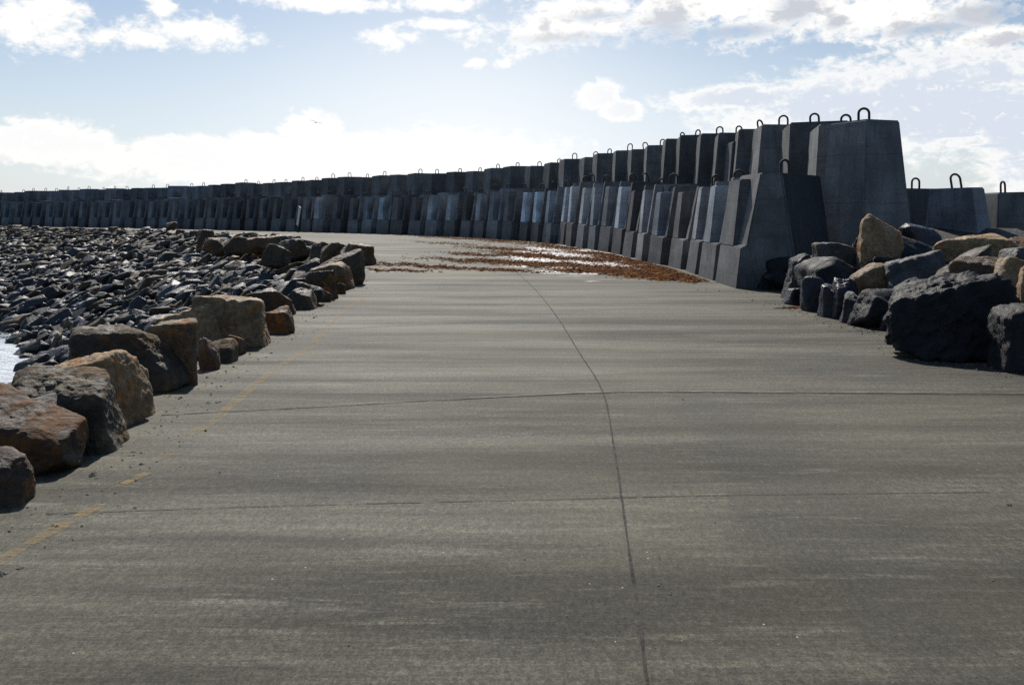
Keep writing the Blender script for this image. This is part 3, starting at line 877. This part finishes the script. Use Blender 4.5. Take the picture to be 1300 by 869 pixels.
RR = [
 (531, (1127, 343, 1296, 459), 'black', None, 'big jagged black boulder rising to the right, largest on the road', dict(boxy=.6, depth=.8, skew=.3, ridged=.5, sub=6, sharp=24, hmin=.66, strat_dir=Vector((.75, .1, .66)).normalized(), rough=.06, sink=.04)),
 (502, (1264, 384, 1362, 473), 'black', None, 'rough black boulder cut by the right picture edge', dict(boxy=.3, depth=.8, ridged=.5, sharp=14, rough=.055)),
 (503, (1084, 366, 1165, 417), 'black', None, 'low dark slate boulder with a smooth domed top left of the big black one', dict(boxy=.5, depth=.8, skew=-.05)),
 (504, (1069, 370, 1106, 411), 'striated', None, 'small dark upright rock left of the low slate boulder', dict(boxy=.5, depth=.9)),
 (505, (1056, 352, 1092, 405), 'gloss', None, 'glossy black rock with bright glints above the small upright one', dict(boxy=.4, depth=.9, ridged=.35)),
 (506, (1041, 360, 1066, 403), 'gloss', None, 'narrow black rock with a bright flat top', dict(boxy=.9, depth=1.2, ridged=.1)),
 (507, (1017, 350, 1052, 395), 'gloss', None, 'crumpled glossy black rock beside the square edged stone', dict(boxy=.5, depth=.9, ridged=.4)),
 (508, (994, 365, 1023, 387), 'gloss', None, 'small square black stone with a white shining top, nearest the end block', dict(boxy=1.0, depth=1.1, sharp=30, rough=.015)),
 (509, (995, 321, 1036, 372), 'striated', 16.3, 'vertically grooved grey rock leaning against the end block', dict(boxy=.25, depth=.8, topx=.6)),
 (510, (1033, 307, 1096, 352), 'blue', 15.6, 'tilted grey boulder with a pale slanting upper face', dict(boxy=.7, depth=.8, skew=-.3, tilt=.3)),
 (511, (1080, 294, 1106, 326), 'gloss', 17, 'small wet black rock left of the tall tan boulder', dict(boxy=.4, depth=.8)),
 (512, (1092, 271, 1157, 338), 'tan', 15.2, 'tall tan boulder standing upright on top of the pile', dict(boxy=.35, depth=.6, topx=.3, rough=.035)),
 (513, (1083, 333, 1142, 374), 'tan', 13.6, 'rounded tan boulder below the tall upright one', dict(boxy=.2, depth=.8, sharp=8, rough=.03)),
 (514, (1127, 317, 1208, 380), 'blue', 13.2, 'large blue-grey boulder in the middle of the right pile', dict(boxy=.75, depth=.7, skew=.05)),
 (515, (1118, 295, 1216, 340), 'black', 15.4, 'black boulder with a thin bright edge behind the blue-grey one', dict(boxy=.4, depth=.6, skew=-.1)),
 (516, (1148, 283, 1196, 303), 'gloss', 18, 'black glinting rock at the back of the pile under the loose blocks', dict(boxy=.4, depth=.8)),
 (517, (1180, 296, 1304, 332), 'tan', 15.4, 'long low ochre boulder lying across the back of the pile', dict(boxy=.5, depth=.45, sharp=10, rough=.035)),
 (518, (1180, 310, 1260, 375), 'grey', 12.4, 'grey-brown slab tilted up to the right with a grooved left face', dict(boxy=.4, depth=.6, skew=.35, ridged=.25, strat_dir=Vector((.5, 0, .86)))),
 (519, (1210, 325, 1292, 372), 'brown', 11.6, 'mottled orange and brown boulder above the big black one', dict(boxy=.4, depth=.6, skew=.15)),
 (520, (1262, 326, 1312, 372), 'tan', 11.3, 'ochre pointed boulder behind the peak of the big black one', dict(boxy=.4, depth=.8, skew=.3)),
 (521, (1274, 313, 1320, 337), 'blue', 14.0, 'small blue-grey rock at the right edge above the ochre ones', dict(boxy=.5, depth=.8)),
 (522, (1293, 336, 1350, 400), 'tan', 9.9, 'tan boulder just showing at the right edge above the rough black one', dict(boxy=.5, depth=.8)),
 (523, (958, 350, 1002, 374), 'black', 18.4, 'low black rock in the shade at the foot of the end block', dict(boxy=.3, depth=.8)),
 (524, (1118, 398, 1134, 419), 'gloss', None, 'very small shiny black stone in the gap beside the big black boulder', dict(boxy=.6, depth=1)),
 (525, (1152, 373, 1212, 400), 'grey', 11.6, 'flat grey stone with a pale rim wedged behind the big black boulder', dict(boxy=.7, depth=.8)),
 (526, (1100, 325, 1150, 362), 'black', 15.0, 'black rock filling the gap between the tan boulders', dict(boxy=.4, depth=.8)),
 (527, (1246, 300, 1330, 340), 'brown', 16.5, 'brown boulder low at the back beside the ochre one', dict(boxy=.4, depth=.8)),
]
for sd, bx_, mt, D, lab, kw in RR:
    rock_obj(sd, bx_, mt, lab, D=D, group=GR, extra=(0.0 if D is None else 0.25), **kw)
# dark stones packed under and behind the pile so that nothing floats
rd3 = random.Random(8)
UNDER = [rock_verts(700 + i, (1, .9, .8), sub=4, boxy=.5) for i in range(5)]
UM = [me_from('boulder', v, f, True) for v, f in UNDER]
for mm in UM: mm.materials.append(M['black'])
npk = 0
for row, (y0, zmax) in enumerate([(11.3, .35), (12.6, .55), (14.0, .7), (15.4, .85), (16.9, .9), (18.4, .8), (20.2, .7)]):
    x = 5.5 + rd3.uniform(0, .3) + max(0, (12.2 - y0)) * .9
    while x < 12.5:
        for zz in ((0.25,) if zmax < .5 else (0.22, zmax * .55)):
            o = link(bpy.data.objects.new('boulder', rd3.choice(UM)))
            s_ = rd3.uniform(.8, 1.15)
            o.scale = (s_, s_, s_ * .8); o.location = (x + rd3.uniform(-.2, .2), y0 + rd3.uniform(-.2, .2), zz)
            o.rotation_euler = (rd3.uniform(-.4, .4), rd3.uniform(-.4, .4), rd3.uniform(0, 6.3))
            tag(o, 'dark stone in the shaded gaps deep inside the right pile', 'boulder', 'dark stones filling the right pile')
            npk += 1
        x += 0.95

# ------------------------------------------------------------------ rubble slope
NV = 14
rub_me = {}
for key in ('rub_grey', 'rub_wet', 'rub_brown'):
    rub_me[key] = []
VAR = []
def shard(seed, dims):
    """angular quarry stone: hull of scattered points with chipped edges"""
    rg_ = random.Random(seed)
    pts = []
    for _ in range(15):
        p = Vector((rg_.gauss(0, 1), rg_.gauss(0, 1), rg_.gauss(0, 1))).normalized()
        m_ = max(abs(p.x), abs(p.y), abs(p.z))
        p = p * (0.45 + 0.55 / m_) * rg_.uniform(.82, 1.0)
        pts.append((p.x * dims[0] / 2, p.y * dims[1] / 2, p.z * dims[2] / 2))
    bm = bmesh.new()
    for p in pts: bm.verts.new(p)
    bmesh.ops.convex_hull(bm, input=bm.verts)
    bmesh.ops.delete(bm, geom=[v for v in bm.verts if not v.link_faces], context='VERTS')
    bmesh.ops.dissolve_limit(bm, angle_limit=0.22, verts=bm.verts, edges=bm.edges)
    bmesh.ops.bevel(bm, geom=list(bm.edges), offset=0.022, segments=1, affect='EDGES', clamp_overlap=True)
    bmesh.ops.triangulate(bm, faces=bm.faces)
    v = np.array([x.co[:] for x in bm.verts]); f = [tuple(q.index for q in p.verts) for p in bm.faces]
    bm.free(); return v, f
for i in range(NV):
    rg = random.Random(900 + i)
    VAR.append(shard(900 + i, (1.05, rg.uniform(.6, .95), rg.uniform(.42, .75))))
for key in rub_me:
    for v, f in VAR:
        me = me_from('rubble_rock', v, f, False); me.materials.append(M[key]); rub_me[key].append(me)

rg = np.random.default_rng(21)
cand = []
N = 110000
cx = rg.uniform(-135, -2.5, N); cy = rg.uniform(5, 140, N)
PP = np.stack([cx, cy], 1)
coarse = signed_dist(PP, EL[::6])
pxs = 650 + cx / cy * F
keep = (coarse > 0.7) & (coarse < 24) & (pxs > -90) & (pxs < 520)
PP = PP[keep]; dd = coarse[keep]
zz = slope_z(PP)
ok = zz > SEA - 0.25
PP = PP[ok]; zz = zz[ok]; dd = dd[ok]
# thin out with a minimum spacing that depends on size
cell = {}
rocks = []
for i in range(len(PP)):
    x, y = PP[i]
    D = y
    size = float(np.exp(rg.normal(-0.62, 0.38))); size = min(max(size, 0.28), 1.25)
    if D > 70: size = max(size, 0.75)
    key = (int(x / 0.47), int(y / 0.47))
    if key in cell: continue
    if D > 62 and (key[0] + key[1]) % 2: continue
    cell[key] = 1
    rocks.append((x, y, float(zz[i]), float(dd[i]), size))
def sil(px):   # upper outline of the near row of boulders in the photograph
    return float(np.interp(px, [-90, 0, 75, 180, 240, 350, 400, 440, 520], [470, 462, 436, 398, 376, 350, 330, 304, 296]))
vis = []
for r_ in rocks:
    x, y, z, d, size = r_
    px, py = proj((x, y, z + .3))
    inview = -10 < px < 470 and py < sil(px) + 3
    vis.append((size / y if inview else 0.0))
order = np.argsort(vis)[::-1]
ind = set(int(i) for i in order[:300])
stV = []; stF = []; stM = []
base = 0
mats = ['rub_grey', 'rub_wet', 'rub_brown']
zone_lab = {
 'rub_wet': 'wet dark blue-grey rubble rock glinting low on the slope above the foam',
 'rub_grey': 'grey angular rubble rock lying on the slope below the left boulders',
 'rub_brown': 'brownish dry rubble rock lying on the slope below the left boulders'}
for i, (x, y, z, d, size) in enumerate(rocks):
    wetp = np.interp(z, [-3.8, -1.6, -0.6], [0.9, 0.42, 0.1])
    u = rg.random()
    mt = 'rub_wet' if u < wetp else ('rub_brown' if u > 0.70 - (0.2 if z > -1.5 else 0) else 'rub_grey')
    vi = int(rg.integers(NV))
    rot = Matrix.Rotation(rg.normal(0.35, 0.55), 3, 'Z') @ Matrix.Rotation(-0.5 + rg.normal(0, 0.3), 3, 'Y') @ Matrix.Rotation(rg.normal(0.0, 0.4), 3, 'X')
    sc = size * np.array([1.3, 1.1, rg.uniform(.75, 1.15)])
    loc = (x, y, z + size * rg.uniform(0.05, 0.26))
    if i in ind:
        o = link(bpy.data.objects.new('rubble_rock', rub_me[mt][vi]))
        o.matrix_world = Matrix.Translation(loc) @ rot.to_4x4() @ Matrix.Diagonal((*sc, 1))
        tag(o, zone_lab[mt], 'rubble rock', {'rub_wet': 'wet rubble rocks near the foam', 'rub_grey': 'grey rubble rocks on the slope', 'rub_brown': 'brown rubble rocks on the slope'}[mt])
    else:
        px = 650 + x / y * F
        v, f = VAR[vi]
        w = (v * sc) @ np.array(rot).T + np.array(loc)
        stV.append(w); stF.append(np.array(f) + base); base += len(v); stM += [mats.index(mt)] * len(f)
V_ = np.vstack(stV); F_ = np.vstack(stF)
me = bpy.data.meshes.new('rubble_slope')
me.vertices.add(len(V_)); me.vertices.foreach_set('co', V_.ravel())
me.loops.add(len(F_) * 3); me.loops.foreach_set('vertex_index', F_.ravel().astype(np.int32))
me.polygons.add(len(F_)); me.polygons.foreach_set('loop_start', np.arange(0, len(F_) * 3, 3, dtype=np.int32))
me.polygons.foreach_set('material_index', np.array(stM, dtype=np.int32))
me.update(calc_edges=True)
for k_ in mats: me.materials.append(M[k_])
o = link(bpy.data.objects.new('rubble', me))
tag(o, kind='stuff')
tag(o, 'grey and brown rubble stones covering the slope down to the sea')
print('RUBBLE', len(rocks), 'verts', len(V_), 'packed', npk, 'upper', up_n, 'lower', len(blocks_low))

# ------------------------------------------------------------------ seaweed thrown over the wall
rg = np.random.default_rng(77)
streaks = [ (560, 301, 60, .8, 260), (650, 305.5, 50, 1.2, 420), (720, 313.5, 50, 1.6, 500), (790, 327, 40, 2.0, 500), (840, 341, 35, 2.4, 600), (868, 352, 20, 1.6, 300),  # centre x, y, half length, half thickness (photograph), number
 (600, 302, 90, 1.3, 420), (700, 310, 70, 1.6, 420), (640, 316, 60, 1.5, 380), (570, 309, 50, 1.0, 120), (760, 322, 60, 1.6, 420), (690, 326, 70, 1.6, 560),
 (620, 332, 80, 1.8, 520), (720, 337, 90, 2.2, 800), (810, 346, 60, 2.2, 700), (840, 353, 45, 1.8, 600), (760, 345, 70, 1.8, 500), (540, 338, 70, 1.4, 260),
 (500, 343, 45, 1.0, 120), (640, 343, 50, 1.2, 160), (820, 335, 40, 1.6, 300), (600, 323, 40, 1.2, 160), (480, 335, 40, .8, 50), (1010, 392, 25, .6, 14), (660, 322, 45, 1.2, 260), (780, 331, 60, 1.6, 420)]
vs = []; fs = []
for cxp, cyp, hl, ht, n_ in streaks:
    for _ in range(int(n_ * 3.4)):
        a = rg.normal(0, .5) * hl; px = cxp + a; py = cyp + rg.normal(0, .55) * ht * 1.5 + a * 0.05 + 3.0 * noise.noise(Vector((px * .03, cyp, 0)))
        if py < 299: continue
        c = gnd(px, py)
        q, _t = None, None
        # stay on the road side of the wall
        if c.y > 19 and c.x > np.interp(c.y, [p[1] for p in WALL[:12]], [p[0] for p in WALL[:12]]) - 0.1: continue
        L_ = rg.uniform(.04, .17); w_ = rg.uniform(.012, .04); an = rg.normal(0, .8); hh = rg.uniform(.006, .03)
        dx, dy = math.cos(an), math.sin(an); nx, ny = -dy, dx
        i = len(vs)
        k1 = rg.uniform(-.04, .04)
        vs += [(c.x - dx*L_/2, c.y - dy*L_/2, .004), (c.x + nx*(w_ + k1), c.y + ny*(w_ + k1), .005), (c.x + dx*L_/2, c.y + dy*L_/2, .004 + rg.uniform(0, .02)), (c.x - nx*w_, c.y - ny*w_, .005), (c.x + nx*k1, c.y + ny*k1, hh)]
        fs += [(i, i+3, i+4), (i+3, i+2, i+4), (i+2, i+1, i+4), (i+1, i, i+4)]
# stray bits near the rocks on the right and on the open concrete
for (px, py, n_) in [(1120, 418, 26), (1040, 398, 10), (1003, 389, 8), (985, 386, 6), (560, 365, 3), (214, 504, 4), (277, 510, 3), (835, 710, 1), (284, 602, 1), (1282, 642, 2), (893, 369, 8), (940, 372, 8)]:
    for _ in range(n_):
        c = gnd(px + rg.normal(0, 8 if n_ > 4 else 3), py + rg.normal(0, 1.2))
        L_ = rg.uniform(.008, .03) * (1 if py < 480 else .5); an = rg.uniform(0, 6); dx, dy = math.cos(an)*L_, math.sin(an)*L_
        i = len(vs)
        vs += [(c.x - dx, c.y - dy, .004), (c.x - dy*.4, c.y + dx*.4, .004), (c.x + dx, c.y + dy, .006), (c.x + dy*.4, c.y - dx*.4, .004), (c.x, c.y, .004 + L_ * .5)]
        fs += [(i, i+3, i+4), (i+3, i+2, i+4), (i+2, i+1, i+4), (i+1, i, i+4)]
o = mesh_obj('seaweed', me_from('seaweed', vs, fs), M['weed'])
tag(o, 'rusty brown seaweed scraps strewn in streaks across the wet concrete', None, None, 'stuff')

# grit and chips gathered along the foot of the boulders
vs = []; fs = []
def chip(x, y, r):
    i = len(vs)
    a0 = rg.uniform(0, 6)
    for q in range(5):
        a = a0 + q * 1.2566
        vs.append((x + math.cos(a) * r * rg.uniform(.6, 1.2), y + math.sin(a) * r * rg.uniform(.6, 1.2), 0.003))
    vs.append((x, y, r * rg.uniform(.4, .9)))
    for q in range(5): fs.append((i + q, i + (q + 1) % 5, i + 5))
for p in el[::1]:
    if not (2 < p.y < 34): continue
    for _ in range(14):
        d = abs(rg.normal(0, .22)) + .02
        chip(p.x + .02 + d + rg.uniform(-.1, .1), p.y + rg.uniform(-.2, .2), float(np.exp(rg.normal(-4.9, .5))))
rim = [gnd(*q) for q in ((985, 380), (1020, 395), (1060, 408), (1100, 418), (1130, 424), (1160, 445), (1200, 458), (1260, 464), (1300, 476))]
for a, b_ in zip(rim, rim[1:]):
    for _ in range(110):
        c = a.lerp(b_, rg.uniform(0, 1))
        chip(c.x - abs(rg.normal(0, .16)), c.y - abs(rg.normal(0, .14)), float(np.exp(rg.normal(-4.8, .5))))
for _ in range(500):
    chip(rg.uniform(-2.6, 4.4), rg.uniform(3, 20), float(np.exp(rg.normal(-5.6, .4))))
o = mesh_obj('grit', me_from('grit', vs, fs), simple('dark_grit', (0.03, 0.028, 0.024), (0.16, 0.14, 0.11), 0.8, 20))
tag(o, 'loose grit and stone chips gathered along the foot of the boulders', None, None, 'stuff')

# ------------------------------------------------------------------ gull
def gull(px, py, D):
    c = Vector(((px - 650) / F * D, D, CAM_H + (HZ - py) / F * D))
    root = empty('seagull', c, R(25))
    root.rotation_euler = (R(8), R(14), R(25))
    v, f = ICO[3]
    bv = v * np.array([.07, .24, .065]); bv[:, 2] += -.02 * (v[:, 1] ** 2); bv[:, 0] *= (1 - .35 * np.clip(-v[:, 1], 0, 1))
    body = mesh_obj('body', me_from('body', bv, f, True), M['feather'], root)
    for sgn in (-1, 1):
        pts = [(0, .09), (.22, .15), (.42, .12), (.68, .0), (.42, -.0), (.2, -.03), (0, -.07)]
        zz_ = [0.02, .09, .11, .06, .10, .08, .02]
        vs = [(sgn * (x + .03), y, z) for (x, y), z in zip(pts, zz_)] + [(sgn * (x + .03), y * .9, z - .012) for (x, y), z in zip(pts, zz_)]
        fs = [tuple(range(7)), tuple(range(13, 6, -1))] + [(i, (i + 1) % 7, (i + 1) % 7 + 7, i + 7) for i in range(7)]
        mesh_obj('wing', me_from('wing', vs, fs), M['feather'], root)
    tag(root, 'small grey seagull gliding in the bright sky above the distant blocks', 'seagull')
gull(401, 155.5, 92)

# ------------------------------------------------------------------ graffiti on the lower row
me = strokes_me('graffiti', letters)
blk = bl_obs[5]
g = mesh_obj('graffiti', me, M['graf'], blk)
# near end face of the body: local x about 0.06-0.14, letters face the camera
g.rotation_euler = (0, 0, R(-90))
g.location = (0.07, -0.78, 2.58)

# ------------------------------------------------------------------ camera
cam = bpy.data.cameras.new('Camera')
co = bpy.data.objects.new('Camera', cam); link(co)
co.location = (0, 0, CAM_H); co.rotation_euler = (R(90), 0, 0)
cam.sensor_width = 36; cam.sensor_fit = 'HORIZONTAL'
cam.lens = 36 * F / 1300
cam.shift_y = -(434.5 - HZ) / 1300
cam.clip_end = 12000; cam.clip_start = 0.05
S.camera = co

# ------------------------------------------------------------------ light
SUN_AZ, SUN_EL = R(-11), R(45)    # azimuth from +Y, negative = left
sun = bpy.data.lights.new('Sun', 'SUN'); sun.energy = 4.5; sun.angle = R(0.53); sun.color = (1.0, 0.94, 0.85)
so = bpy.data.objects.new('Sun', sun); link(so)
sd = Vector((math.sin(SUN_AZ) * math.cos(SUN_EL), math.cos(SUN_AZ) * math.cos(SUN_EL), math.sin(SUN_EL)))
so.rotation_euler = sd.to_track_quat('Z', 'Y').to_euler()
so.location = (0, 0, 40)

w = bpy.data.worlds.new('World'); S.world = w; w.use_nodes = True
t = NT(w.node_tree)
out = t.n('ShaderNodeOutputWorld'); bg = t.n('ShaderNodeBackground'); t.l(bg.outputs[0], out.inputs[0])
sky = t.n('ShaderNodeTexSky'); sky.sky_type = 'NISHITA'; sky.sun_disc = False
sky.sun_elevation = SUN_EL; sky.sun_rotation = SUN_AZ; sky.air_density = 1.0; sky.dust_density = 1.0; sky.ozone_density = 1.0
STR = 0.065
K = 1 / STR
tc = t.n('ShaderNodeTexCoord').outputs['Generated']
sp = t.n('ShaderNodeSeparateXYZ'); t.l(tc, sp.inputs[0])
az = t.math('ARCTAN2', sp.outputs[0], sp.outputs[1]); ele = t.math('ARCSINE', sp.outputs[2])
uv = t.n('ShaderNodeCombineXYZ'); t.l(az, uv.inputs[0]); t.l(ele, uv.inputs[1]); uvo = uv.outputs[0]
def ell_mask(items):
    acc = None
    for px, py, rx, ry in items:
        a0 = math.atan((px - 650) / F); e0 = math.atan((HZ - py) / F * math.cos(a0))
        sx, sy = F / rx, F / ry
        mp = t.n('ShaderNodeMapping'); mp.inputs['Scale'].default_value = (sx, sy, 1); mp.inputs['Location'].default_value = (-a0 * sx, -e0 * sy, 0)
        t.l(uvo, mp.inputs['Vector'])
        ln = t.n('ShaderNodeVectorMath', operation='LENGTH'); t.l(mp.outputs[0], ln.inputs[0])
        v = t.math('SUBTRACT', 1.0, ln.outputs['Value'])
        acc = v if acc is None else t.math('MAXIMUM', acc, v)
    return t.math('MAXIMUM', acc, -2.0)
# clear sky: vertical gradient of the real sky mixed with sea haze
haze_e = t.smooth(ele, 0.0, 0.30, 1.0, 0.0)
dg = t.n('ShaderNodeVectorMath', operation='DOT_PRODUCT'); t.l(tc, dg.inputs[0])
gdir = Vector((math.sin(R(-3)) * math.cos(R(4)), math.cos(R(-3)) * math.cos(R(4)), math.sin(R(4)))); dg.inputs[1].default_value = gdir
glow = t.math('POWER', t.math('MAXIMUM', dg.outputs['Value'], 0.0), 14.0)
skc = sky.outputs[0]
base_c = t.mix(1.0, skc, (0.98, 1.12, 1.25), 'MULTIPLY')
hz = t.mix(t.math('MULTIPLY', haze_e, t.math('MULTIPLY_ADD', glow, 0.5, t.smooth(sp.outputs[1], -0.1, 0.8, 0.12, 0.5)), None, True), base_c, (0.86 * K, 0.92 * K, 1.0 * K))
# clouds
n_big = t.noise(uvo, 14, 11, 0.66, 0.5, mapping=((1.0, 1.9, 1),))
n_sm = t.noise(uvo, 60, 9, 0.65, 0.3, mapping=((1.0, 1.5, 1),))
nz = t.math('ADD', t.math('MULTIPLY', t.math('SUBTRACT', n_big, 0.5), 3.0), t.math('MULTIPLY', t.math('SUBTRACT', n_sm, 0.5), 2.2))
clouds = [(20, 25, 75, 38), (60, 5, 60, 18), (130, 45, 26, 12), (205, 12, 22, 20), (240, 38, 95, 24), (190, 50, 40, 14), (400, 4, 110, 12), (495, 48, 42, 18), (560, 32, 70, 8),
          (690, 38, 110, 32), (604, 80, 18, 8), (640, 82, 14, 8), (760, 10, 120, 20), (900, 10, 230, 36), (1120, 16, 220, 38), (1270, 44, 60, 16), (770, 30, 40, 22), (560, 5, 60, 10)]
m1 = ell_mask(clouds)
d1 = t.math('ADD', m1, t.math('MULTIPLY', nz, 0.85))
c1 = t.smooth(d1, -0.12, 0.7)
low = [(330, 205, 260, 34), (560, 200, 200, 40), (60, 178, 85, 30), (120, 185, 20, 12), (250, 185, 100, 16), (395, 165, 45, 28), (350, 190, 120, 22), (480, 190, 120, 25), (760, 120, 34, 20), (790, 140, 30, 16),
       (1190, 125, 190, 74), (1080, 135, 200, 44), (940, 124, 130, 20), (1290, 160, 60, 90), (1290, 150, 60, 60), (1200, 172, 70, 5), (1255, 185, 40, 5), (1270, 95, 30, 28)]
m2 = ell_mask(low)
d2 = t.math('ADD', m2, t.math('MULTIPLY', nz, 0.5))
c2 = t.smooth(d2, -0.08, 0.42)
grey = [(850, 25, 36, 22), (705, 48, 70, 9), (1010, 12, 30, 20), (930, 40, 60, 8), (760, 20, 40, 10), (1060, 30, 16, 8), (1180, 36, 50, 9), (1250, 16, 60, 14), (1275, 50, 30, 8), (690, 35, 10, 10)]
m3 = ell_mask(grey)
gshade = t.math('MULTIPLY', t.smooth(t.math('ADD', m3, t.math('MULTIPLY', nz, 1.3)), -0.25, 0.8), 0.8)
inner = t.math('MULTIPLY', t.smooth(d2, 0.2, 0.62), t.smooth(az, 0.02, 0.25, 0.25, 1.0))
white = (1.08 * K, 1.06 * K, 1.02 * K)
cc1 = t.mix(gshade, white, (0.50 * K, 0.53 * K, 0.60 * K))
cc2 = t.mix(t.math('MULTIPLY', inner, 0.85), white, (0.64 * K, 0.72 * K, 0.84 * K))
swirl = t.noise(uvo, 22, 10, 0.7, 1.8, ntype='RIDGED_MULTIFRACTAL') if False else n_sm
cc2 = t.mix(t.math('MULTIPLY', t.smooth(swirl, 0.56, 0.66), 0.5), cc2, white)
col = t.mix(t.math('MULTIPLY', c2, 0.95), hz, cc2)
col = t.mix(t.math('MULTIPLY', c1, 0.95), col, cc1)
# white glare around the sun side of the horizon
gl2 = t.math('MULTIPLY', t.math('POWER', t.math('MAXIMUM', dg.outputs['Value'], 0.0), 45.0), 0.42)
col = t.mix(gl2, col, (1.12 * K, 1.12 * K, 1.1 * K))
t.l(col, bg.inputs['Color']); bg.inputs['Strength'].default_value = STR

# ------------------------------------------------------------------ render settings
S.view_settings.view_transform = 'Standard'
try: S.view_settings.look = 'None'
except Exception: pass
S.view_settings.exposure = 0
S.cycles.use_denoising = False
S.cycles.max_bounces = 6
S.cycles.diffuse_bounces = 3
S.cycles.transparent_max_bounces = 6
